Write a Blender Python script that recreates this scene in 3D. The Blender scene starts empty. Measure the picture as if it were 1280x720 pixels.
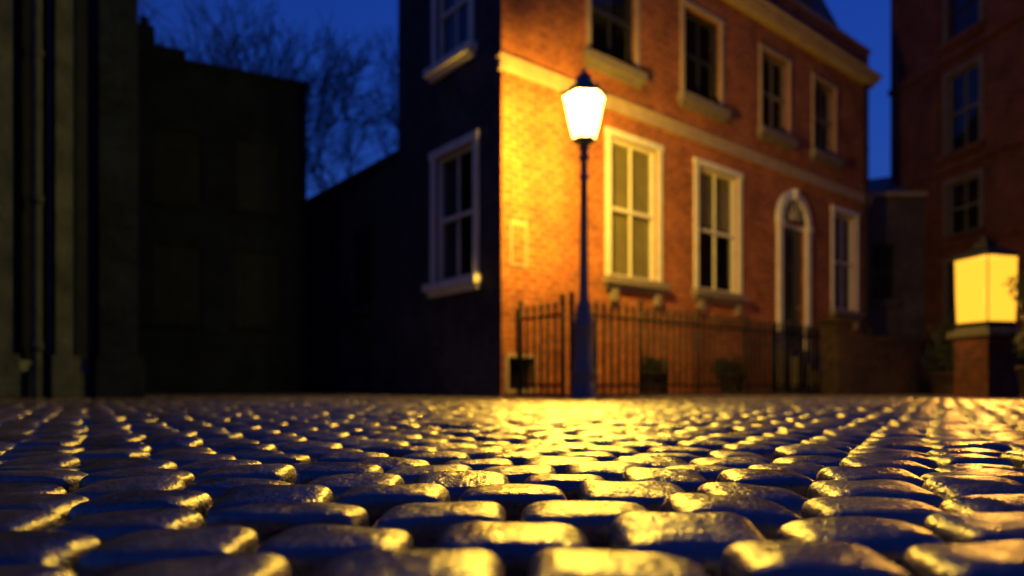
import bpy, bmesh, math, random
import numpy as np
from mathutils import Vector, Matrix
random.seed(7); rng=np.random.default_rng(11)
scene=bpy.context.scene
scene.view_settings.view_transform='Standard'
scene.view_settings.look='None'
scene.view_settings.exposure=0

# ------------------------------------------------------------ materials
def newmat(name):
    m=bpy.data.materials.new(name); m.use_nodes=True
    nt=m.node_tree
    for n in list(nt.nodes): nt.nodes.remove(n)
    out=nt.nodes.new('ShaderNodeOutputMaterial')
    return m,nt,out
def N(nt,t,**kw):
    n=nt.nodes.new(t)
    for k,v in kw.items(): setattr(n,k,v)
    return n
def L(nt,a,b): nt.links.new(a,b)
def ramp(nt,fac,stops):
    r=N(nt,'ShaderNodeValToRGB')
    e=r.color_ramp.elements
    while len(e)<len(stops): e.new(0.5)
    for i,(p,c) in enumerate(stops):
        e[i].position=p; e[i].color=(c[0],c[1],c[2],1) if hasattr(c,'__len__') else (c,c,c,1)
    L(nt,fac,r.inputs[0]); return r.outputs[0]
def noise(nt,vec,scale,detail=4,rough=.55):
    n=N(nt,'ShaderNodeTexNoise'); n.inputs['Scale'].default_value=scale
    n.inputs['Detail'].default_value=detail; n.inputs['Roughness'].default_value=rough
    if vec is not None: L(nt,vec,n.inputs['Vector'])
    return n.outputs['Fac']
def mixc(nt,fac,a,b,mode='MIX'):
    m=N(nt,'ShaderNodeMix',data_type='RGBA',blend_type=mode)
    for s,v in ((m.inputs[0],fac),(m.inputs[6],a),(m.inputs[7],b)):
        if isinstance(v,bpy.types.NodeSocket): L(nt,v,s)
        elif hasattr(v,'__len__'): s.default_value=(v[0],v[1],v[2],1)
        else: s.default_value=v
    return m.outputs[2]
def plain(name,c1,c2,scale=6,rough=(.5,.8),metal=0,bump=.2,bscale=40,bdist=.004,spec=.5):
    m,nt,out=newmat(name); b=N(nt,'ShaderNodeBsdfPrincipled'); L(nt,b.outputs[0],out.inputs[0])
    b.inputs['Specular IOR Level'].default_value=spec
    tc=N(nt,'ShaderNodeTexCoord').outputs['Object']
    f=noise(nt,tc,scale,6,.65)
    L(nt,ramp(nt,f,[(.3,c1),(.7,c2)]),b.inputs['Base Color'])
    f2=noise(nt,tc,scale*2.3,4)
    L(nt,ramp(nt,f2,[(.3,rough[0]),(.7,rough[1])]),b.inputs['Roughness'])
    b.inputs['Metallic'].default_value=metal
    if bump:
        bp=N(nt,'ShaderNodeBump'); bp.inputs['Strength'].default_value=bump; bp.inputs['Distance'].default_value=bdist
        L(nt,noise(nt,tc,bscale,5),bp.inputs['Height']); L(nt,bp.outputs[0],b.inputs['Normal'])
    return m
def brickmat(name,c1,c2,mortar,grime=.5,spec=.3):
    m,nt,out=newmat(name); b=N(nt,'ShaderNodeBsdfPrincipled'); L(nt,b.outputs[0],out.inputs[0])
    b.inputs['Specular IOR Level'].default_value=spec
    tc=N(nt,'ShaderNodeTexCoord').outputs['Object']
    s=N(nt,'ShaderNodeSeparateXYZ'); L(nt,tc,s.inputs[0])
    a=N(nt,'ShaderNodeMath',operation='ADD'); L(nt,s.outputs[0],a.inputs[0]); L(nt,s.outputs[1],a.inputs[1])
    c=N(nt,'ShaderNodeCombineXYZ'); L(nt,a.outputs[0],c.inputs[0]); L(nt,s.outputs[2],c.inputs[1])
    nz=N(nt,'ShaderNodeTexNoise'); nz.inputs['Scale'].default_value=5; L(nt,c.outputs[0],nz.inputs['Vector'])
    sub=N(nt,'ShaderNodeVectorMath',operation='SUBTRACT'); L(nt,nz.outputs['Color'],sub.inputs[0]); sub.inputs[1].default_value=(.5,.5,.5)
    sc=N(nt,'ShaderNodeVectorMath',operation='SCALE'); L(nt,sub.outputs[0],sc.inputs[0]); sc.inputs['Scale'].default_value=.02
    ad=N(nt,'ShaderNodeVectorMath',operation='ADD'); L(nt,c.outputs[0],ad.inputs[0]); L(nt,sc.outputs[0],ad.inputs[1])
    br=N(nt,'ShaderNodeTexBrick'); L(nt,ad.outputs[0],br.inputs['Vector'])
    br.inputs['Color1'].default_value=(*c1,1); br.inputs['Color2'].default_value=(*c2,1); br.inputs['Mortar'].default_value=(*mortar,1)
    br.inputs['Scale'].default_value=1; br.inputs['Brick Width'].default_value=.25; br.inputs['Row Height'].default_value=.095
    br.inputs['Mortar Size'].default_value=.012; br.inputs['Mortar Smooth'].default_value=.15; br.inputs['Bias'].default_value=-.05
    g=ramp(nt,noise(nt,tc,1.1,7,.7),[(.3,(1-grime,)*3),(.62,(1.1,1.1,1.1))])
    col=mixc(nt,1,br.outputs['Color'],g,'MULTIPLY')
    g2=ramp(nt,noise(nt,tc,9,5,.7),[(.3,(.6,.6,.6)),(.7,(1.25,1.25,1.25))])
    col=mixc(nt,1,col,g2,'MULTIPLY')
    L(nt,col,b.inputs['Base Color']); b.inputs['Roughness'].default_value=.8
    h=N(nt,'ShaderNodeMath',operation='MULTIPLY_ADD'); L(nt,br.outputs['Fac'],h.inputs[0]); h.inputs[1].default_value=-1.3
    L(nt,noise(nt,tc,45,5),h.inputs[2])
    bp=N(nt,'ShaderNodeBump'); bp.inputs['Strength'].default_value=1; bp.inputs['Distance'].default_value=.022
    L(nt,h.outputs[0],bp.inputs['Height']); L(nt,bp.outputs[0],b.inputs['Normal'])
    return m
def glassmat(name,tint=(.85,.88,.9)):
    m,nt,out=newmat(name)
    g=N(nt,'ShaderNodeBsdfGlossy'); g.inputs['Roughness'].default_value=.04; g.inputs['Color'].default_value=(.9,.9,.9,1)
    t=N(nt,'ShaderNodeBsdfTransparent'); t.inputs[0].default_value=(*tint,1)
    lw=N(nt,'ShaderNodeLayerWeight'); lw.inputs[0].default_value=.5
    pw=N(nt,'ShaderNodeMath',operation='POWER'); L(nt,lw.outputs['Facing'],pw.inputs[0]); pw.inputs[1].default_value=4
    fr=N(nt,'ShaderNodeMath',operation='MULTIPLY_ADD'); L(nt,pw.outputs[0],fr.inputs[0]); fr.inputs[1].default_value=.9; fr.inputs[2].default_value=.06
    tc=N(nt,'ShaderNodeTexCoord').outputs['Object']
    bp=N(nt,'ShaderNodeBump'); bp.inputs['Strength'].default_value=.15; bp.inputs['Distance'].default_value=.02
    L(nt,noise(nt,tc,2.5,2),bp.inputs['Height']); L(nt,bp.outputs[0],g.inputs['Normal'])
    mx=N(nt,'ShaderNodeMixShader'); L(nt,fr.outputs[0],mx.inputs[0]); L(nt,t.outputs[0],mx.inputs[1]); L(nt,g.outputs[0],mx.inputs[2])
    L(nt,mx.outputs[0],out.inputs[0]); return m
def litpane(name,col,strength,trans=.5):
    m,nt,out=newmat(name)
    e=N(nt,'ShaderNodeEmission'); e.inputs[0].default_value=(*col,1); e.inputs[1].default_value=strength
    t=N(nt,'ShaderNodeBsdfTransparent')
    mx=N(nt,'ShaderNodeMixShader'); mx.inputs[0].default_value=trans
    L(nt,e.outputs[0],mx.inputs[1]); L(nt,t.outputs[0],mx.inputs[2]); L(nt,mx.outputs[0],out.inputs[0]); return m
def emis(name,col,s):
    m,nt,out=newmat(name); e=N(nt,'ShaderNodeEmission'); e.inputs[0].default_value=(*col,1); e.inputs[1].default_value=s
    L(nt,e.outputs[0],out.inputs[0]); return m

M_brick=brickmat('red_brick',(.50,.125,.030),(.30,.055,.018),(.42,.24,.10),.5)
M_brick_dark=brickmat('darker_brick',(.075,.055,.060),(.055,.038,.044),(.08,.075,.075),.6,.2)  # dark grey-brown brick for side walls, wing, chimneys and terrace
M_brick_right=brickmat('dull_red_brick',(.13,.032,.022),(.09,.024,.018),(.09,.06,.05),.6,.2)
M_brick_grey=brickmat('shade_navy_brick',(.006,.011,.030),(.005,.008,.024),(.007,.012,.030),.6,.03)  # night shade put into the base colour, keeps lamp-facing walls near-black navy
M_brick_low=brickmat('garden_brick',(.040,.024,.022),(.028,.018,.018),(.04,.034,.032),.6,.1)
M_white=plain('cream_paint',(.60,.54,.42),(.76,.70,.58),5,(.4,.6),bump=.15)
M_stone=plain('sill_stone',(.13,.10,.075),(.24,.19,.14),7,(.6,.85),bump=.4)
M_stoned=plain('darker_stone',(.05,.045,.045),(.10,.085,.08),7,(.6,.85),bump=.4)  # darker tone of the sill stone
M_band=plain('band_stone',(.32,.22,.13),(.45,.33,.20),4,(.6,.85),bump=.4)
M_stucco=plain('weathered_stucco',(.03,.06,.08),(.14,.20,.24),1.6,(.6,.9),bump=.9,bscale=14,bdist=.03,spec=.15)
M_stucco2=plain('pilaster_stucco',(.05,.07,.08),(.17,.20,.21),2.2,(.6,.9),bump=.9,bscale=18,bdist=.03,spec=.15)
M_stucco3=plain('darker_stucco',(.012,.02,.028),(.045,.058,.07),2.2,(.6,.9),bump=.9,bscale=18,bdist=.03,spec=.1)  # darker tone of the pilaster stucco
M_slate=plain('roof_slate',(.05,.05,.06),(.09,.085,.10),5,(.5,.7),bump=.5,bscale=12,bdist=.02)
M_iron=plain('black_iron',(.006,.006,.008),(.014,.014,.016),14,(.55,.7),bump=.2,bscale=90,bdist=.002,spec=.2)
M_post=plain('lamp_paint',(.06,.07,.11),(.10,.11,.15),14,(.35,.5),bump=.15,bscale=90,bdist=.002)
M_blind=plain('roller_blind',(.20,.15,.055),(.28,.22,.08),2,(.8,.9),bump=0)
M_curtain=plain('dark_curtain',(.035,.03,.025),(.07,.06,.05),3,(.8,.9),bump=0)
M_room=plain('dark_room',(.008,.008,.008),(.015,.013,.01),3,(.9,.95),bump=0,spec=.1)
M_door=plain('door_paint',(.012,.014,.018),(.024,.024,.028),4,(.3,.45),bump=.1)
M_shut=plain('black_shutter_paint',(.004,.007,.016),(.008,.012,.022),4,(.6,.8),bump=.1,spec=.03)
M_glass=glassmat('window_glass')
M_bark=plain('bark',(.03,.025,.022),(.06,.05,.045),9,(.8,.95),bump=.5,spec=.1)
M_leaf=plain('leaves',(.010,.016,.008),(.022,.032,.014),3,(.6,.8),bump=0,spec=.15)
M_earth=plain('joint_earth',(.010,.009,.009),(.028,.025,.022),12,(.5,.9),bump=.8,bscale=60,bdist=.01)

# ------------------------------------------------------------ mesh builder
class MB:
    def __init__(s): s.v=[];s.f=[];s.m=[];s.mats=[];s.sm=[]
    def mi(s,m):
        if m not in s.mats: s.mats.append(m)
        return s.mats.index(m)
    def quad(s,pts,m,smooth=False):
        b=len(s.v); s.v+= [tuple(p) for p in pts]; s.f.append(tuple(range(b,b+len(pts)))); s.m.append(s.mi(m)); s.sm.append(smooth)
    def box(s,T,u0,u1,d0,d1,z0,z1,m):
        b=len(s.v)
        for z in (z0,z1):
            for (u,d) in ((u0,d0),(u1,d0),(u1,d1),(u0,d1)): s.v.append(tuple(T(u,d,z)))
        k=s.mi(m)
        for f in ((0,3,2,1),(4,5,6,7),(0,1,5,4),(1,2,6,5),(2,3,7,6),(3,0,4,7)):
            s.f.append(tuple(b+i for i in f)); s.m.append(k); s.sm.append(False)
    def lathe(s,cx,cy,prof,m,seg=16,smooth=True,rot=0,sy=1):
        b=len(s.v); k=s.mi(m)
        for r,z in prof:
            for i in range(seg):
                a=2*math.pi*i/seg+rot
                s.v.append((cx+r*math.cos(a),cy+r*math.sin(a)*sy,z))
        for j in range(len(prof)-1):
            for i in range(seg):
                i2=(i+1)%seg
                s.f.append((b+j*seg+i,b+j*seg+i2,b+(j+1)*seg+i2,b+(j+1)*seg+i)); s.m.append(k); s.sm.append(smooth)
        s.f.append(tuple(b+i for i in reversed(range(seg)))); s.m.append(k); s.sm.append(False)
        s.f.append(tuple(b+(len(prof)-1)*seg+i for i in range(seg))); s.m.append(k); s.sm.append(False)
    def tube(s,p,q,r0,r1,m,seg=6,smooth=True):
        p=Vector(p);q=Vector(q);d=(q-p)
        if d.length<1e-6:return
        d.normalize(); a=d.orthogonal().normalized(); c=d.cross(a)
        b=len(s.v);k=s.mi(m)
        for P,r in ((p,r0),(q,r1)):
            for i in range(seg):
                t=2*math.pi*i/seg; s.v.append(tuple(P+a*(r*math.cos(t))+c*(r*math.sin(t))))
        for i in range(seg):
            i2=(i+1)%seg; s.f.append((b+i,b+i2,b+seg+i2,b+seg+i)); s.m.append(k); s.sm.append(smooth)
    def obj(s,name,parent=None,bevel=0):
        me=bpy.data.meshes.new(name); me.from_pydata(s.v,[],s.f)
        for m in s.mats: me.materials.append(m)
        me.polygons.foreach_set('material_index',s.m); me.polygons.foreach_set('use_smooth',s.sm)
        me.update(); o=bpy.data.objects.new(name,me); scene.collection.objects.link(o)
        if parent: o.parent=parent
        if bevel:
            md=o.modifiers.new('b','BEVEL'); md.width=bevel; md.segments=2; md.limit_method='ANGLE'; md.angle_limit=math.radians(40)
        return o
def empty(name,loc=(0,0,0),rz=0):
    e=bpy.data.objects.new(name,None); e.empty_display_size=.2; e.location=loc; e.rotation_euler=(0,0,rz)
    scene.collection.objects.link(e); return e

ID=lambda u,d,z:(u,d,z)
TF=lambda u,d,z:(u,-d,z)      # front wall, faces local -y
TL=lambda u,d,z:(-d,u,z)      # left wall, faces local -x

def wall(mb,T,u0,u1,z0,z1,ops,m,depth=.16):
    us=sorted({u0,u1,*[o[0] for o in ops],*[o[1] for o in ops]}); zs=sorted({z0,z1,*[o[2] for o in ops],*[o[3] for o in ops]})
    for a,b in zip(us,us[1:]):
        for c,d in zip(zs,zs[1:]):
            uc=(a+b)/2; zc=(c+d)/2
            if any(o[0]<uc<o[1] and o[2]<zc<o[3] for o in ops): continue
            mb.quad([T(a,0,c),T(b,0,c),T(b,0,d),T(a,0,d)],m)
    for o in ops:
        a,b,c,d=o[:4]
        mb.quad([T(a,0,c),T(a,-depth,c),T(a,-depth,d),T(a,0,d)],m)
        mb.quad([T(b,0,c),T(b,-depth,c),T(b,-depth,d),T(b,0,d)],m)
        mb.quad([T(a,0,c),T(b,0,c),T(b,-depth,c),T(a,-depth,c)],m)
        mb.quad([T(a,0,d),T(b,0,d),T(b,-depth,d),T(a,-depth,d)],m)

def window(name,parent,T,a,b,c,d,blind=None,surround=.12,frame=None,sill=M_stone,sill_h=.13,cols=2,brackets=False,rows=1,sash=None,curtains=True):
    frame=frame or M_white; sash=sash or frame
    mb=MB(); w=surround
    if w:
        mb.box(T,a-w,a,-.02,.035,c,d,frame); mb.box(T,b,b+w,-.02,.035,c,d,frame)
        mb.box(T,a-w-.02,b+w+.02,-.02,.05,d,d+w,frame)
    if sill:
        mb.box(T,a-w-.08,b+w+.08,-.12,.15,c-sill_h,c,sill)
        mb.box(T,a-w-.03,b+w+.03,-.02,.07,c-sill_h-.09,c-sill_h,sill)
        if brackets:
            for u in (a-.02,b-.12): mb.box(T,u,u+.14,-.02,.1,c-sill_h-.3,c-sill_h-.09,sill)
    s=.055
    mb.box(T,a,a+s,-.14,-.06,c,d,sash); mb.box(T,b-s,b,-.14,-.06,c,d,sash)
    mb.box(T,a+s,b-s,-.14,-.06,c,c+s*1.3,sash); mb.box(T,a+s,b-s,-.14,-.06,d-s,d,sash)
    mid=(c+d)/2
    mb.box(T,a+s,b-s,-.13,-.055,mid-.03,mid+.03,sash)
    for i in range(1,cols):
        u=a+(b-a)*i/cols
        mb.box(T,u-.016,u+.016,-.12,-.075,c+s*1.3,mid-.03,sash); mb.box(T,u-.016,u+.016,-.12,-.075,mid+.03,d-s,sash)
    mb.quad([T(a,-.1,c),T(b,-.1,c),T(b,-.1,d),T(a,-.1,d)],M_glass)
    if blind is not None:
        mb.quad([T(a-.05,-.17,d-(d-c)*blind),T(b+.05,-.17,d-(d-c)*blind),T(b+.05,-.17,d+.05),T(a-.05,-.17,d+.05)],M_blind)
    elif curtains:
        for (p,q) in ((a-.05,a+(b-a)*.3),(b-(b-a)*.28,b+.05)):
            n=12; prev=None
            for i in range(n+1):
                u=p+(q-p)*i/n; dd=-.22-.03*math.sin(i*1.9)
                if prev: mb.quad([T(prev[0],prev[1],c-.05),T(u,dd,c-.05),T(u,dd,d+.05),T(prev[0],prev[1],d+.05)],M_curtain,True)
                prev=(u,dd)
    mb.box(T,a-.3,b+.3,-1.2,-.55,c-.3,d+.3,M_room)
    return mb.obj(name,parent)

# ------------------------------------------------------------ main brick house
ANG=math.atan2(.627,.779)
house=empty('brick_house',(-.16,10.5,0),ANG)
LEN=12.5; DEP=3.2; TOP=8.3
G=[(2.42,3.70),(4.95,6.35),(10.55,11.75)]
gz=(2.1,4.58)
U=[(1.92,3.08),(4.5,5.7),(7.25,8.4),(9.55,10.6)]
uz=(5.86,7.62)
ops=[(a,b,*gz) for a,b in G]+[(a,b,*uz) for a,b in U]+[(8.05,9.15,1.0,3.95),(.12,.62,.12,.62)]
mb=MB()
wall(mb,TF,0,LEN,-.2,9.1,ops,M_brick)
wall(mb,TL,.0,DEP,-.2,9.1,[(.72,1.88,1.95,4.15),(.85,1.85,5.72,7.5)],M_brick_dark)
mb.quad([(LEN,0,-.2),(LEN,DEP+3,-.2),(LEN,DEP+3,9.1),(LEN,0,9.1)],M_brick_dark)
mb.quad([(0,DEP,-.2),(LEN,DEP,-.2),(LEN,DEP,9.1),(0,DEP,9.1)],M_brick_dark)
mb.obj('walls',house)
for i,(a,b) in enumerate(G): window('sash_window_%d'%(i+1),house,TF,a,b,*gz,blind=[1.0,.45,None][i],brackets=True)
for i,(a,b) in enumerate(U): window('upper_window_%d'%(i+1),house,TF,a,b,*uz,surround=[.1,.1,.08,.08][i],brackets=False,sill_h=.16,sash=M_door if i<2 else M_stone,frame=M_band,curtains=False)
window('side_window',house,TL,.72,1.88,1.95,4.15,surround=.13,rows=1,sill=M_white,sash=M_white)
window('side_upper_window',house,TL,.85,1.85,5.72,7.5,surround=.12,sill=M_white)
mb=MB()
mb.box(TF,-.07,LEN+.03,-.02,.07,5.02,5.2,M_band); mb.box(TF,-.1,LEN+.06,-.02,.10,5.2,5.25,M_band)
mb.box(TF,-.12,LEN+.08,-.02,.12,8.18,8.3,M_band); mb.box(TF,-.2,LEN+.16,-.02,.22,8.3,8.42,M_band); mb.box(TF,-.26,LEN+.2,-.02,.28,8.42,8.48,M_band)
mb.box(TL,0.02,DEP,-.02,.12,8.18,8.3,M_brick_dark); mb.box(TL,.02,DEP,-.02,.22,8.3,8.42,M_brick_dark)
n=60
for i in range(n): 
    u=.1+i*(LEN-.2)/n; mb.box(TF,u,u+.09,.1,.17,8.19,8.295,M_band)
mb.box(TF,-.05,LEN+.05,-.3,.05,9.1,9.2,M_band)
mb.obj('string_course_and_cornice',house,.006)
mb=MB()
for (a,b) in G+U:
    z=(gz if (a,b) in G else uz)[1]+.125
    n=9
    for k in range(n):
        u0=a-.1+(b-a+.2)*k/n; u1=a-.1+(b-a+.2)*(k+1)/n
        mb.box(TF,u0+.006,u1-.006,-.01,.012,z+.01,z+.25,M_brick)
mb.obj('brick_lintels',house)
mb=MB()
r0=9.1;r1=11.0;i_=.75
P=[(.3,.3,r0),(LEN-.1,.3,r0),(LEN-.1,DEP-.1,r0),(.3,DEP-.1,r0),(.3+i_,.3+i_,r1),(LEN-.1-i_*.6,.3+i_,r1),(LEN-.1-i_*.6,DEP-.1-i_,r1),(.3+i_,DEP-.1-i_,r1)]
for f in ((0,1,5,4),(1,2,6,5),(2,3,7,6),(3,0,4,7),(4,5,6,7),(0,1,2,3)): mb.quad([P[k] for k in f],M_slate)
for u in (3,6.2,9.4):
    mb.box(ID,u,u+1.1,.5,1.6,9.3,10.6,M_slate); mb.box(ID,u+.15,u+.95,.47,.52,9.45,10.4,M_stone); mb.box(ID,u+.22,u+.88,.455,.475,9.52,10.33,M_glass)
mb.obj('mansard_roof',house)
mb=MB()
for u in (0.2,LEN-1.3):
    mb.box(ID,u,u+1.1,1.2,1.9,9.0,12.2,M_brick_dark); mb.box(ID,u-.06,u+1.16,1.14,1.96,12.0,12.12,M_band)
    for k in range(3): mb.lathe(u+.2+k*.35,1.55,[(.11,12.2),(.09,12.6),(.11,12.62)],M_band,12)
mb.obj('chimneys',house)
# doorway
mb=MB()
da,db,dc,dsp=8.05,9.15,1.0,3.95; cu=(da+db)/2; R=(db-da)/2
w=.17
mb.box(TF,da-w,da,-.02,.07,dc,dsp,M_white); mb.box(TF,db,db+w,-.02,.07,dc,dsp,M_white)
mb.box(TF,da-w-.04,da+.02,-.01,.11,dsp-.1,dsp,M_white); mb.box(TF,db-.02,db+w+.04,-.01,.11,dsp-.1,dsp,M_white)
mb.box(TF,da,db,-.12,-.04,dsp-.08,dsp,M_white)
seg=20
for i in range(seg):
    a0=math.pi*i/seg;a1=math.pi*(i+1)/seg
    def pt(r,a,d): return TF(cu+r*math.cos(a),d,dsp+r*math.sin(a))
    for (ra,rb,dd) in ((R,R+w,.08),(R+w,R+w+.05,.045)):
        mb.quad([pt(ra,a0,dd),pt(rb,a0,dd),pt(rb,a1,dd),pt(ra,a1,dd)],M_white)
        mb.quad([pt(rb,a0,-.01),pt(rb,a0,dd),pt(rb,a1,dd),pt(rb,a1,-.01)],M_white)
    mb.quad([pt(R,a0,-.01),pt(R,a0,.08),pt(R,a1,.08),pt(R,a1,-.01)],M_white)
    mb.quad([pt(0,0,.012),pt(R,a0,.012),pt(R,a1,.012)],M_door)
for k in range(1,6):
    a=math.pi*k/6
    p=Vector(TF(cu+.12*math.cos(a),.02,dsp+.12*math.sin(a)));q=Vector(TF(cu+R*math.cos(a),.02,dsp+R*math.sin(a)))
    mb.tube(p,q,.013,.013,M_white,5)
mb.box(TF,cu-.07,cu+.07,.0,.12,dsp+R,dsp+R+.24,M_white)
mb.box(TF,da,db,-.14,-.09,dc,dsp-.08,M_door)
for (ua,ub) in ((da+.14,cu-.06),(cu+.06,db-.14)):
    for (za,zb) in ((dc+.2,dc+.9),(dc+1.05,dc+1.9),(dc+2.05,dc+2.7)):
        mb.box(TF,ua,ub,-.095,-.07,za,zb,M_door)
mb.lathe(cu+.38,.06,[(.03,dc+1.0),(.035,dc+1.03),(.0,dc+1.06)],M_band,10)
mb.obj('front_door',house)
mb=MB()
for k in range(6):
    mb.box(TF,da-.25,db+.25,.0 if k==0 else .35+.27*(k-1),.35+.27*k,-.15,dc-k*.165,M_stone)
mb.obj('door_steps',house,.012)
mb=MB()
mb.box(TF,.06,.12,-.03,.03,.06,.68,M_band);mb.box(TF,.62,.68,-.03,.03,.06,.68,M_band);mb.box(TF,.12,.62,-.03,.03,.62,.68,M_band);mb.box(TF,.12,.62,-.03,.03,.06,.12,M_band)
mb.box(TF,.12,.62,-.2,-.1,.12,.62,M_room)
for k in range(4): mb.box(TF,.2+k*.1,.22+k*.1,-.09,-.06,.12,.62,M_iron)
mb.box(TF,.16,.5,-.01,.025,2.05,2.75,M_band); mb.box(TF,.2,.46,.02,.035,2.1,2.7,M_brick)
mb.obj('vent_and_plaque',house)
mb=MB()
mb.tube((12.2,-.08,-.1),(12.2,-.08,8.2),.05,.05,M_iron,10); 
for z in (1,2.8,4.6,6.4): mb.lathe(12.2,-.08,[(.065,z),(.065,z+.08)],M_iron,10)
mb.obj('drainpipe',house)
# wing
mb=MB()
TW=lambda u,d,z:(.25-d,DEP+u,z)
wall(mb,TW,0.0,6.2,-.2,4.75,[(1.6,2.5,1.9,3.5)],M_brick_dark)
mb.quad([(.25,DEP,4.75),(.25,DEP+6.2,4.75),(2.6,DEP+6.2,5.7),(2.6,DEP,5.7)],M_slate)
mb.quad([(.25,DEP+6.2,-.2),(6,DEP+6.2,-.2),(6,DEP+6.2,4.7),(.25,DEP+6.2,4.7)],M_brick_dark)
mb.quad([(2.6,DEP,5.7),(2.6,DEP+6.2,5.7),(5,DEP+6.2,4.7),(5,DEP,4.7)],M_slate)
mb.box(TW,0.01,6.25,-.05,.08,4.7,4.8,M_brick_dark)
mb.obj('side_wing',house)
window('wing_window',house,TW,1.6,2.5,1.9,3.5,surround=.0,frame=M_door,sill=M_brick_dark,curtains=False)

# ------------------------------------------------------------ iron railings
def railing(name,p,q,h=1.42,sp=.165,parent=None,post=None):
    mb=MB(); p=Vector(p);q=Vector(q); d=q-p; n=max(2,round(d.length/sp))
    for i in range(n+1):
        P=p+d*(i/n); big=(i==0 or i==n or i%9==0)
        r=.036 if big else .023; hh=h+.1 if big else h
        mb.lathe(P.x,P.y,[(r,-.1),(r,hh-.16)],M_iron,8)
        k=1.6 if big else 1.3
        mb.lathe(P.x,P.y,[(r,hh-.16),(.03*k,hh-.14),(.016*k,hh-.12),(.028*k,hh-.07),(.018*k,hh-.03),(.001,hh)],M_iron,8)
    dn=d.normalized(); nn=Vector((-dn.y,dn.x,0))
    T=lambda u,dd,zz:tuple(p+dn*u+nn*dd+Vector((0,0,zz)))
    for z in (.16,h-.24):
        mb.box(T,-.02,d.length+.02,-.024,.024,z,z+.04,M_iron)
    mb.box(T,-.1,d.length+.1,-.09,.09,-.1,.05,M_brick_dark)
    return mb.obj(name,parent)
rail=empty('iron_railing',(-.16,10.5,0),ANG)
railing('front_run',(.3,-1.24,0),(7.55,-1.24,0),parent=rail)
railing('return_run',(.3,-.1,0),(.3,-1.05,0),parent=rail)
railing('door_run',(7.6,-1.05,0),(7.6,-.1,0),parent=rail)
railing('far_run',(9.75,-1.24,0),(12.4,-1.24,0),parent=rail)

# ------------------------------------------------------------ street lamp
lx,ly=.99,9.4
lamp=empty('street_lamp',(lx,ly,0))
mb=MB()
mb.lathe(0,0,[(.20,-.1),(.20,.04),(.185,.08),(.165,.10),(.16,.32),(.175,.34),(.175,.38),(.15,.42),(.135,.95),(.15,.98),(.155,1.03),(.13,1.07),(.105,1.2),(.11,1.25),(.085,1.3),(.070,1.36),(.064,1.5),(.05,3.0),(.065,3.02),(.068,3.06),(.05,3.09),(.046,3.26),(.075,3.29),(.08,3.33),(.055,3.36),(.055,3.40)],M_post,20)
for k in range(8):
    a=2*math.pi*k/8
    mb.tube((.135*math.cos(a),.135*math.sin(a),.45),(.122*math.cos(a),.122*math.sin(a),.93),.018,.018,M_post,6)
mb.obj('post',lamp)
mb=MB()
z0,z1=3.56,4.15; rb,rt=.15,.285; ro=math.pi/4+.35; sgm=6
def ring(r,z): return [(r*math.cos(2*math.pi*i/sgm+ro),r*math.sin(2*math.pi*i/sgm+ro),z) for i in range(sgm)]
mb.lathe(0,0,[(.05,3.40),(.09,3.44),(.06,3.48),(.155,3.53),(.16,3.57)],M_post,sgm,False,ro)
A=ring(rb+.004,z0);B=ring(rt+.004,z1)
for i in range(sgm):
    mb.tube(A[i],B[i],.007,.007,M_post,6); j=(i+1)%sgm
    mb.tube(B[i],B[j],.014,.014,M_post,6); mb.tube(A[i],A[j],.012,.012,M_post,6)
mb.lathe(0,0,[(.305,4.15),(.31,4.175),(.26,4.21),(.18,4.30),(.115,4.34),(.105,4.40),(.125,4.41),(.07,4.46),(.025,4.48),(.03,4.52),(.0,4.57)],M_post,sgm,False,ro)
for i in range(sgm):
    a=2*math.pi*i/sgm+ro; mb.lathe(.295*math.cos(a),.295*math.sin(a),[(.018,4.16),(.022,4.21),(.0,4.26)],M_post,6)
mb.obj('lantern_frame',lamp)
mb=MB(); MP=litpane('lit_lantern_glass',(1,.58,.12),14.0,.45)
A=ring(rb,z0+.01);B=ring(rt,z1-.01)
for i in range(sgm):
    j=(i+1)%sgm; mb.quad([A[i],A[j],B[j],B[i]],MP)
mb.obj('lantern_glass',lamp)
mb=MB(); mb.lathe(0,0,[(.02,3.80),(.05,3.84),(.06,3.90),(.045,3.98),(.0,4.03)],emis('gas_mantle',(1,.76,.34),40),12)
mb.obj('gas_mantle',lamp)
ld=bpy.data.lights.new('lamp_light','POINT'); ld.energy=5000; ld.color=(1,.60,.055); ld.shadow_soft_size=.13
lo=bpy.data.objects.new('lamp_light',ld); lo.location=(0,0,3.91); lo.parent=lamp; scene.collection.objects.link(lo)

# ------------------------------------------------------------ lantern on brick pier (right)
pier=empty('gate_lantern',(6.52,9.4,0),.25)
mb=MB()
mb.box(ID,-.26,.26,-.26,.26,-.1,.84,M_brick_right); mb.box(ID,-.32,.32,-.32,.32,.84,.92,M_stoned); mb.box(ID,-.26,.26,-.26,.26,.92,.97,M_stoned)
mb.obj('brick_pier',pier,.006)
mb=MB(); z0,z1=1.03,1.93; rb,rt=.34,.365; sgm=4; ro=math.pi/4
mb.box(ID,-.235,.235,-.235,.235,.97,1.03,M_iron)
A=ring(rb,z0);B=ring(rt,z1)
for i in range(4):
    j=(i+1)%4
    mb.tube(A[i],B[i],.009,.009,M_iron,6); mb.tube(B[i],B[j],.014,.014,M_iron,6); mb.tube(A[i],A[j],.014,.014,M_iron,6)
mb.lathe(0,0,[(.39,1.93),(.39,1.96),(.2,2.05),(.12,2.09),(.13,2.14),(.04,2.18),(.05,2.22),(.0,2.26)],M_iron,4,False,ro)
mb.obj('lantern_frame',pier)
mb=MB(); MP2=litpane('amber_lantern_glass',(1,.47,.03),1.6,.12)
A=ring(rb-.005,z0+.01);B=ring(rt-.005,z1-.01)
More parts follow.
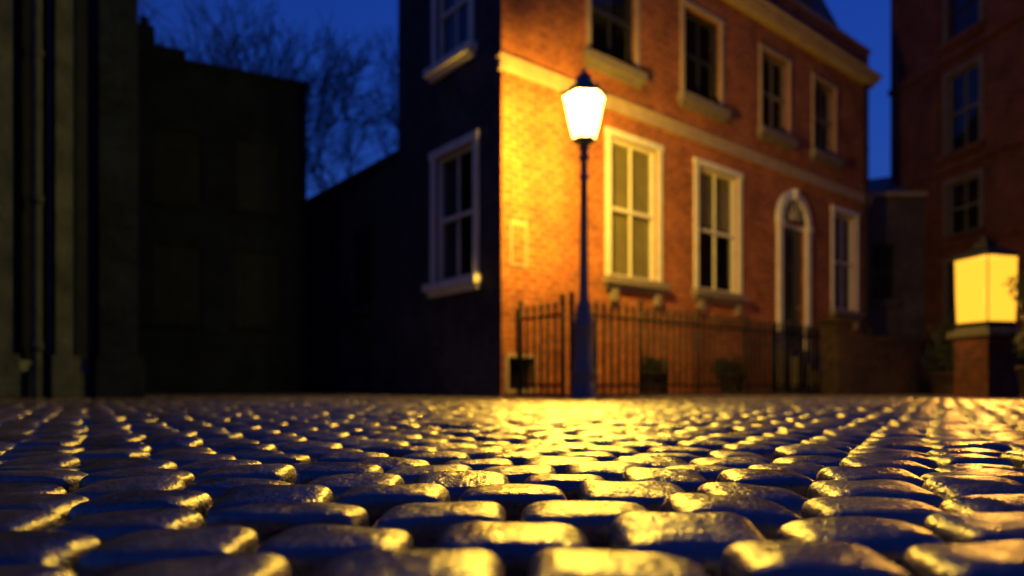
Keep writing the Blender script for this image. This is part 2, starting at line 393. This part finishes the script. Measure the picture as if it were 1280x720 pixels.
for i in range(4):
    j=(i+1)%4; mb.quad([A[i],A[j],B[j],B[i]],MP2)
mb.obj('lantern_glass',pier)
ld=bpy.data.lights.new('pier_light','POINT'); ld.energy=1500; ld.color=(1,.45,.06); ld.shadow_soft_size=.12
lo=bpy.data.objects.new('pier_light',ld); lo.location=(0,0,1.45); lo.parent=pier; scene.collection.objects.link(lo)

# ------------------------------------------------------------ right townhouse
rh=empty('brick_townhouse',(11.4,20.5,0),math.atan2(-6.5,1.1))
mb=MB(); ws=[]
for u in (2.1,4.6,7.1):
    for (c,d) in ((1.6,3.5),(4.2,5.6),(6.4,8.5),(9.4,11)): ws.append((u,u+1.05,c,d))
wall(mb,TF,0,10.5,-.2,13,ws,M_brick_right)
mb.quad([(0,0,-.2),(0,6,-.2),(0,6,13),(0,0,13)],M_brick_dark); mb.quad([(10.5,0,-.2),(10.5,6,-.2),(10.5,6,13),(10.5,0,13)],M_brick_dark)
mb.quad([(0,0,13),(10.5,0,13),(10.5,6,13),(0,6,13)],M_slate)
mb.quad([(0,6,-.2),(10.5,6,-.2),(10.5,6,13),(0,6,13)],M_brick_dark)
for z in (3.85,5.95,8.9): mb.box(TF,-.05,10.55,-.02,.09,z,z+.16,M_brick_right)
mb.box(TF,-.2,10.7,-.02,.3,12.6,13.1,M_stone)
for k in (0.0,1.45): mb.box(TF,k+.02,k+.35,-.02,.05,-.1,12.55,M_brick_right)
mb.obj('walls',rh)
for i,o in enumerate(ws): window('sash_window_%d'%i,rh,TF,*o,surround=.1,frame=M_stoned,sash=M_door if i%4 in (0,3) else M_stoned,sill=M_brick_right,curtains=False)
an=empty('brick_annexe',(9.2,19.2,0),0)
mb=MB(); wall(mb,TF,0,2.6,-.2,5.6,[(.9,1.6,2.6,4.2)],M_brick_dark)
mb.quad([(0,0,5.6),(2.6,0,5.6),(2.6,2,6.7),(0,2,6.4)],M_slate); mb.box(TF,-.1,2.7,-.02,.12,5.5,5.62,M_stone)
mb.quad([(0,0,-.2),(0,3,-.2),(0,3,6),(0,0,5.6)],M_brick_dark)
mb.obj('walls',an); window('window_1',an,TF,.9,1.6,2.6,4.2,surround=.0,frame=M_door,sill=M_brick_dark,curtains=False)
gw=empty('garden_wall',(5.9,12.2,0),math.atan2(1.6,3.6))
mb=MB(); mb.box(ID,0,6.2,0,.24,-.1,1.0,M_brick_low); mb.box(ID,-.04,6.24,-.05,.29,1.0,1.08,M_brick_low)
for u in (0,3.0,6): mb.box(ID,u-.18,u+.18,-.06,.30,-.1,1.3,M_brick_low); mb.box(ID,u-.23,u+.23,-.11,.35,1.3,1.38,M_brick_low)
mb.obj('wall_body',gw,.006)

# ------------------------------------------------------------ left buildings
lb=empty('stucco_building',(-8.6,5.1,0),math.atan2(4.4,3.4))
mb=MB(); Lb=5.55
wall(mb,TF,0,Lb,-.2,10.5,[(1.1,2.2,1.4,4.0),(1.1,2.2,5.2,7.6)],M_stucco,.25)
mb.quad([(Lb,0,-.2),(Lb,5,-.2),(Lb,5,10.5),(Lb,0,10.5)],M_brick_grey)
mb.quad([(0,0,-.2),(0,5,-.2),(0,5,10.5),(0,0,10.5)],M_stucco)
mb.quad([(0,0,10.5),(Lb,0,10.5),(Lb,5,10.5),(0,5,10.5)],M_slate)
for u,wd,mt in ((.2,.45,M_stucco2),(2.6,.42,M_stucco2),(3.75,.3,M_stucco3),(4.5,.2,M_stucco3),(5.0,.5,M_brick_grey)):
    mb.box(TF,u,u+wd,-.02,.14,-.1,10.3,mt)
    mb.box(TF,u-.06,u+wd+.06,-.02,.2,-.1,.55,mt)
mb.box(TF,0,Lb+.06,.0,.09,-.12,.35,M_stucco3)
mb.box(TF,3.1,3.7,-.02,.03,.5,9.8,M_shut); mb.box(TF,4.1,4.46,-.02,.03,.5,9.8,M_shut); mb.box(TF,4.76,4.98,-.02,.03,.5,9.8,M_shut)
mb.obj('walls',lb,.01)
window('window_1',lb,TF,1.1,2.2,1.4,4.0,surround=.1,frame=M_stucco); window('window_2',lb,TF,1.1,2.2,5.2,7.6,surround=.1,frame=M_stucco)
mb=MB()
for u in (3.4,4.28):
    mt=M_stucco2 if u<4 else M_stucco3
    mb.tube((u,-.2,-.1),(u,-.2,10.2),.055,.055,mt,10)
    for z in (.6,2.4,4.2,6.0,7.8): mb.lathe(u,-.2,[(.075,z),(.075,z+.1)],mt,10)
mb.obj('drainpipes',lb)
bl=empty('dark_brick_building',(-8.9,13.3,0),math.atan2(1.7,3.3)*.95)
mb=MB(); wl=4.75
wn=[(1.7,2.6,1.5,3.1),(3.3,4.2,1.5,3.1),(1.7,2.6,4.0,5.5),(3.3,4.2,4.0,5.5)]
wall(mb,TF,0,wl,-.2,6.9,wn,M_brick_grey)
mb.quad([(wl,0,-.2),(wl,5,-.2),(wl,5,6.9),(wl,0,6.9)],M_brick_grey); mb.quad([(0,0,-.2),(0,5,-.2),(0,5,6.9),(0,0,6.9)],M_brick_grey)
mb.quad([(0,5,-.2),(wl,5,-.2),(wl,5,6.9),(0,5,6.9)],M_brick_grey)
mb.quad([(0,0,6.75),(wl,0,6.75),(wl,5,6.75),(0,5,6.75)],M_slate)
mb.box(TF,-.05,wl+.05,-.25,.06,6.9,7.0,M_brick_grey)
mb.box(TF,.2,2.3,-.9,-.3,6.7,7.35,M_brick_grey); mb.box(TF,.9,1.7,-1.0,-.35,7.3,7.75,M_brick_grey)
for k in range(2): mb.lathe(1.1+.4*k,.65,[(.1,7.7),(.08,8.0),(.1,8.02)],M_brick_grey,10)
mb.obj('walls',bl)
for i,o in enumerate(wn):
    mb=MB(); a,b,c,d=o
    mb.box(TF,a-.05,b+.05,-.3,-.17,c-.05,d+.05,M_shut)
    for k in range(6):
        u=a+(b-a)*k/6; mb.box(TF,u+.004,u+(b-a)/6-.004,-.1,-.06,c,d,M_shut)
    for z in (c+.25,d-.35): mb.box(TF,a,b,-.065,-.04,z,z+.1,M_shut)
    mb.box(TF,a-.08,b+.08,-.1,.08,c-.1,c,M_brick_grey)
    mb.obj('shuttered_window_%d'%i,bl)
cw=empty('brick_boundary_wall',(-4.9,15.6,0),.15)
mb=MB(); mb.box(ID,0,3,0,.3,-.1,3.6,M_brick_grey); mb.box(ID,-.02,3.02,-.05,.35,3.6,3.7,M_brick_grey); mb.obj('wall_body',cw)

# ------------------------------------------------------------ unseen terrace behind the viewpoint, added to cut sky reflections on the setts
tr=empty('added_terrace',(12,-7.5,0),math.pi)
mb=MB(); tw=[]
for i in range(8):
    for (c,d) in ((1.0,3.0),(4.2,6.0)): tw.append((1+i*3.0,2.1+i*3.0,c,d))
wall(mb,TF,0,25,-.2,7.2,tw,M_brick_dark)
mb.quad([(0,0,7.2),(25,0,7.2),(25,3,8.8),(0,3,8.8)],M_slate); mb.quad([(0,6,7.2),(25,6,7.2),(25,3,8.8),(0,3,8.8)],M_slate)
mb.quad([(0,6,-.2),(25,6,-.2),(25,6,7.2),(0,6,7.2)],M_brick_dark)
for x in (0,25): mb.quad([(x,0,-.2),(x,6,-.2),(x,6,7.2),(x,3,8.8),(x,0,7.2)],M_brick_dark)
mb.box(TF,-.1,25.1,-.02,.12,7.1,7.2,M_stoned)
mb.obj('walls',tr)
for i,o in enumerate(tw): window('sash_window_%d'%i,tr,TF,*o,surround=.08,frame=M_stone,curtains=False)

# ------------------------------------------------------------ bare trees
def bare_tree(name,loc,h,seed):
    rnd=random.Random(seed); mb=MB()
    def grow(p,d,ln,r,lv):
        steps=3; q=p
        for k in range(steps):
            d2=(d+Vector((rnd.uniform(-1,1),rnd.uniform(-1,1),rnd.uniform(-.4,.7)))*.13).normalized()
            q2=q+d2*(ln/steps); r2=r*(1-.12)
            mb.tube(q,q2,r,r2,M_bark,7 if lv<3 else 4); q=q2;d=d2;r=r2
            if lv>=2 and lv<6 and rnd.random()<.6:
                side=d.cross(Vector((rnd.uniform(-1,1),rnd.uniform(-1,1),rnd.uniform(-1,1)))).normalized()
                grow(q,(d*.6+side*.7+Vector((0,0,.25))).normalized(),ln*.6,max(r*.5,.011),lv+2)
        if lv<7:
            for i in range(3 if lv<4 else 2):
                side=d.cross(Vector((rnd.uniform(-1,1),rnd.uniform(-1,1),rnd.uniform(-1,1)))).normalized()
                grow(q,(d+side*rnd.uniform(.35,.75)+Vector((0,0,.12))).normalized(),ln*rnd.uniform(.7,.84),max(r*.68,.011),lv+1)
    grow(Vector((0,0,-.1)),Vector((0,0,1)),h*.25,h*.022,0)
    o=mb.obj(name); o.location=loc; return o
bare_tree('bare_tree',(-7.2,20,0),12.5,3)
bare_tree('bare_tree',(-3.9,20.5,0),12,9)
bare_tree('bare_tree',(-11.5,24,0),13,5)

# ------------------------------------------------------------ shrubs in planters
def shrub(name,loc,r,h,n,boxr):
    e=empty(name,loc); rnd=random.Random(int(loc[0]*100))
    mb=MB(); mb.lathe(0,0,[(boxr*.75,-.1),(boxr*.8,0),(boxr,.36),(boxr*1.08,.37),(boxr*1.08,.42),(boxr*.9,.42)],M_brick_low,20); mb.obj('pot',e)
    mb=MB()
    for k in range(7): 
        a=rnd.uniform(0,6.28); mb.tube((0,0,.3),(r*.6*math.cos(a),r*.6*math.sin(a),.4+h*rnd.uniform(.5,.9)),.012,.004,M_bark,5)
    cl=[(rnd.uniform(-r*.6,r*.6),rnd.uniform(-r*.6,r*.6),.45+h*rnd.uniform(.1,.85),rnd.uniform(.3,.5)*r) for _ in range(14)]
    for i in range(n):
        c=rnd.choice(cl); v=Vector((rnd.gauss(0,1),rnd.gauss(0,1),rnd.gauss(0,1))).normalized()*c[3]*rnd.uniform(.6,1.15)
        p=Vector(c[:3])+v; a=Vector((rnd.gauss(0,1),rnd.gauss(0,1),rnd.gauss(0,1))).normalized(); b=a.orthogonal().normalized(); s=rnd.uniform(.02,.04)
        mb.quad([p-a*s,p+b*s*.5,p+a*s,p-b*s*.5],M_leaf)
    mb.obj('leaves',e); return e
shrub('potted_shrub',(6.68,8.6,0),.36,1.2,3500,.26)
def hp(u,d): 
    c,s=math.cos(ANG),math.sin(ANG); return (-.16+u*c+d*s,10.5+u*s-d*c,0)
shrub('potted_shrub',hp(2.9,.6),.3,.15,900,.24)
shrub('potted_shrub',hp(5.2,.6),.35,.2,1200,.26)
shrub('potted_shrub',(7.9,12.2,0),.6,1.0,3500,.4)

# ------------------------------------------------------------ ground + cobbles
mb=MB(); mb.quad([(-150,-60,-.045),(150,-60,-.045),(150,240,-.045),(-150,240,-.045)],M_earth); mb.obj('ground')

def stonemat():
    m,nt,out=newmat('wet_granite_setts'); b=N(nt,'ShaderNodeBsdfPrincipled'); L(nt,b.outputs[0],out.inputs[0])
    tc=N(nt,'ShaderNodeTexCoord').outputs['Object']
    at=N(nt,'ShaderNodeAttribute'); at.attribute_name='rnd'
    base=ramp(nt,at.outputs['Fac'],[(0,(.038,.034,.034)),(.5,(.080,.067,.057)),(1,(.135,.112,.087))])
    g=ramp(nt,noise(nt,tc,28,8,.7),[(.3,(.5,.5,.5)),(.7,(1.35,1.3,1.25))])
    L(nt,mixc(nt,1,base,g,'MULTIPLY'),b.inputs['Base Color'])
    nz=noise(nt,tc,16,6,.65)
    ad=N(nt,'ShaderNodeMath',operation='MULTIPLY_ADD'); L(nt,at.outputs['Fac'],ad.inputs[0]); ad.inputs[1].default_value=.25; 
    sb=N(nt,'ShaderNodeMath',operation='SUBTRACT'); L(nt,nz,sb.inputs[0]); sb.inputs[1].default_value=.125; L(nt,sb.outputs[0],ad.inputs[2])
    L(nt,ramp(nt,ad.outputs[0],[(.30,.25),(.72,.50)]),b.inputs['Roughness'])
    b.inputs['IOR'].default_value=2.15
    b.inputs['Coat Weight'].default_value=1; b.inputs['Coat IOR'].default_value=1.6
    L(nt,ramp(nt,ad.outputs[0],[(.30,.15),(.72,.32)]),b.inputs['Coat Roughness'])
    h=N(nt,'ShaderNodeMath',operation='MULTIPLY_ADD'); L(nt,noise(nt,tc,160,4,.6),h.inputs[0]); h.inputs[1].default_value=.2; L(nt,noise(nt,tc,34,5,.6),h.inputs[2])
    bp=N(nt,'ShaderNodeBump'); bp.inputs['Strength'].default_value=.75; bp.inputs['Distance'].default_value=.008
    L(nt,h.outputs[0],bp.inputs['Height']); L(nt,bp.outputs[0],b.inputs['Normal'])
    L(nt,bp.outputs[0],b.inputs['Coat Normal'])
    return m
M_sett=stonemat()
stones=[]
y=-1.2; row=0
while y<17.5:
    pitch=rng.uniform(.133,.145)
    xm=min(9.5,max(2.5,abs(y)*1.0+2.0))
    k=math.floor(-xm/.172); x=k*.172+(.086 if row%2 else 0)+rng.uniform(-.01,.01)
    while x<xm:
        w_=rng.uniform(.158,.187)
        stones.append((x+w_/2,y+pitch/2,w_/2-.0095,pitch/2-.012)); x+=w_
        if rng.uniform()<.4: x+= ( -((x-(.086 if row%2 else 0)+.086)%.172-.086))*.6
    y+=pitch; row+=1
S=np.array(stones)
def lowz(x,y): return .005*np.sin(x*1.3+y*.4)+.004*np.sin(y*1.9-x*.7+1)+.003*np.sin(x*3.1+y*2.3)
V=[];F3=[];F4=[];A=[]; off=0
def gen(S,seg,prof,tiltx):
    global off
    n=len(S)
    th=np.linspace(0,2*np.pi,seg,endpoint=False)+np.pi/seg
    e=2/5.4
    ux=np.sign(np.cos(th))*np.abs(np.cos(th))**e; uy=np.sign(np.sin(th))*np.abs(np.sin(th))**e
    p1,p2,p3=[rng.uniform(0,6.28,(n,1)) for _ in range(3)]
    rad=1+rng.uniform(.0,.03,(n,1))*np.sin(2*th+p1)-.01+rng.uniform(0,.025,(n,1))*np.sin(3*th+p2)+rng.uniform(0,.02,(n,1))*np.sin(5*th+p3)
    hx=S[:,2:3];hy=S[:,3:4]
    yaw=rng.normal(0,.025,(n,1)); tx=rng.normal(0,tiltx,(n,1)); ty=rng.normal(.055,.055,(n,1)); dz=rng.normal(0,.0028,(n,1)); cr=rng.uniform(.75,1.25,(n,1))
    rings=[]
    for r,z in prof:
        lx_=ux*rad*hx*r; ly_=uy*rad*hy*r
        zz=np.full_like(lx_,z)*np.where(z>-.05,cr,1)+tx*lx_+ty*ly_+dz
        if z>-.02: zz=zz+.0016*np.sin(lx_*50+p1)*np.cos(ly_*55+p2)
        rings.append((lx_,ly_,zz))
    c=(np.zeros((n,1)),np.zeros((n,1)),np.full((n,1),prof[-1][1]+.0006)*cr+dz); rings.append(c)
    X=np.concatenate([r[0] for r in rings],1);Y=np.concatenate([r[1] for r in rings],1);Z=np.concatenate([r[2] for r in rings],1)
    WX=S[:,0:1]+X*np.cos(yaw)-Y*np.sin(yaw); WY=S[:,1:2]+X*np.sin(yaw)+Y*np.cos(yaw)
    WY=WY+.04*np.sin(WX*.8+.5)+.015*np.sin(WX*2.1)
    Z=Z+lowz(S[:,0:1],S[:,1:2])
    nv=X.shape[1]
    V.append(np.stack([WX,WY,Z],-1).reshape(-1,3)); A.append(np.repeat(rng.uniform(0,1,n),nv))
    q=[];t=[]
    for j in range(len(prof)-1):
        for i in range(seg):
            i2=(i+1)%seg; q.append((j*seg+i,j*seg+i2,(j+1)*seg+i2,(j+1)*seg+i))
    j=len(prof)-1
    for i in range(seg): t.append((j*seg+i,j*seg+(i+1)%seg,nv-1))
    base=(off+np.arange(n)*nv)[:,None,None]
    F4.append((np.array(q)[None]+base).reshape(-1,4)); F3.append((np.array(t)[None]+base).reshape(-1,3)); off+=n*nv
near=(np.abs(S[:,1])<3.2)
profN=[(1.0,-.075),(1.0,-.021),(.987,-.0142),(.957,-.0088),(.905,-.0046),(.82,-.0012),(.63,.0018),(.33,.0035)]
profF=[(1.0,-.075),(1.0,-.024),(.94,-.011),(.80,-.003),(.45,.004)]
gen(S[near],40,profN,.03); gen(S[~near],20,profF,.045)
V=np.concatenate(V);A=np.concatenate(A);F4=np.concatenate(F4);F3=np.concatenate(F3)
me=bpy.data.meshes.new('cobblestone_paving')
me.vertices.add(len(V)); me.vertices.foreach_set('co',V.astype(np.float32).ravel())
nl=F4.size+F3.size; me.loops.add(nl); me.loops.foreach_set('vertex_index',np.concatenate([F4.ravel(),F3.ravel()]).astype(np.int32))
npoly=len(F4)+len(F3); me.polygons.add(npoly)
ls=np.concatenate([np.arange(len(F4))*4,F4.size+np.arange(len(F3))*3]).astype(np.int32)
me.polygons.foreach_set('loop_start',ls)
me.update(calc_edges=True); me.validate()
me.polygons.foreach_set('use_smooth',np.ones(npoly,dtype=bool))
at=me.attributes.new('rnd','FLOAT','POINT'); at.data.foreach_set('value',A.astype(np.float32))
me.materials.append(M_sett); me.update()
o=bpy.data.objects.new('cobblestone_paving',me); scene.collection.objects.link(o)
print('STONES',len(S),'verts',len(V))

# ------------------------------------------------------------ sky and dim dusk sun
w=bpy.data.worlds.new('World'); scene.world=w; w.use_nodes=True; nt=w.node_tree
bg=nt.nodes['Background']
sky=nt.nodes.new('ShaderNodeTexSky'); sky.sky_type='NISHITA'; sky.sun_disc=False
sky.sun_elevation=math.radians(1.5); sky.sun_rotation=math.radians(200); sky.ozone_density=6; sky.air_density=1.5; sky.dust_density=.3
mx=nt.nodes.new('ShaderNodeMix'); mx.data_type='RGBA'; mx.blend_type='MULTIPLY'; mx.inputs[0].default_value=1
nt.links.new(sky.outputs[0],mx.inputs[6]); mx.inputs[7].default_value=(.68,.68,1.40,1)
nt.links.new(mx.outputs[2],bg.inputs[0]); bg.inputs[1].default_value=.30
sd=bpy.data.lights.new('sun','SUN'); sd.energy=.03; sd.angle=math.radians(20); sd.color=(.3,.45,1)
so=bpy.data.objects.new('sun',sd); so.rotation_euler=(math.radians(70),0,math.radians(-50)); scene.collection.objects.link(so)

# ------------------------------------------------------------ camera
cd=bpy.data.cameras.new('camera'); cam=bpy.data.objects.new('camera',cd); scene.collection.objects.link(cam)
cam.location=(0,0,.15); cam.rotation_euler=(math.radians(90),0,0)
cd.lens=24; cd.sensor_width=36; cd.shift_y=.097; cd.clip_start=.02; cd.clip_end=600
cd.dof.use_dof=True; cd.dof.focus_distance=1.15; cd.dof.aperture_fstop=2.0
scene.camera=cam
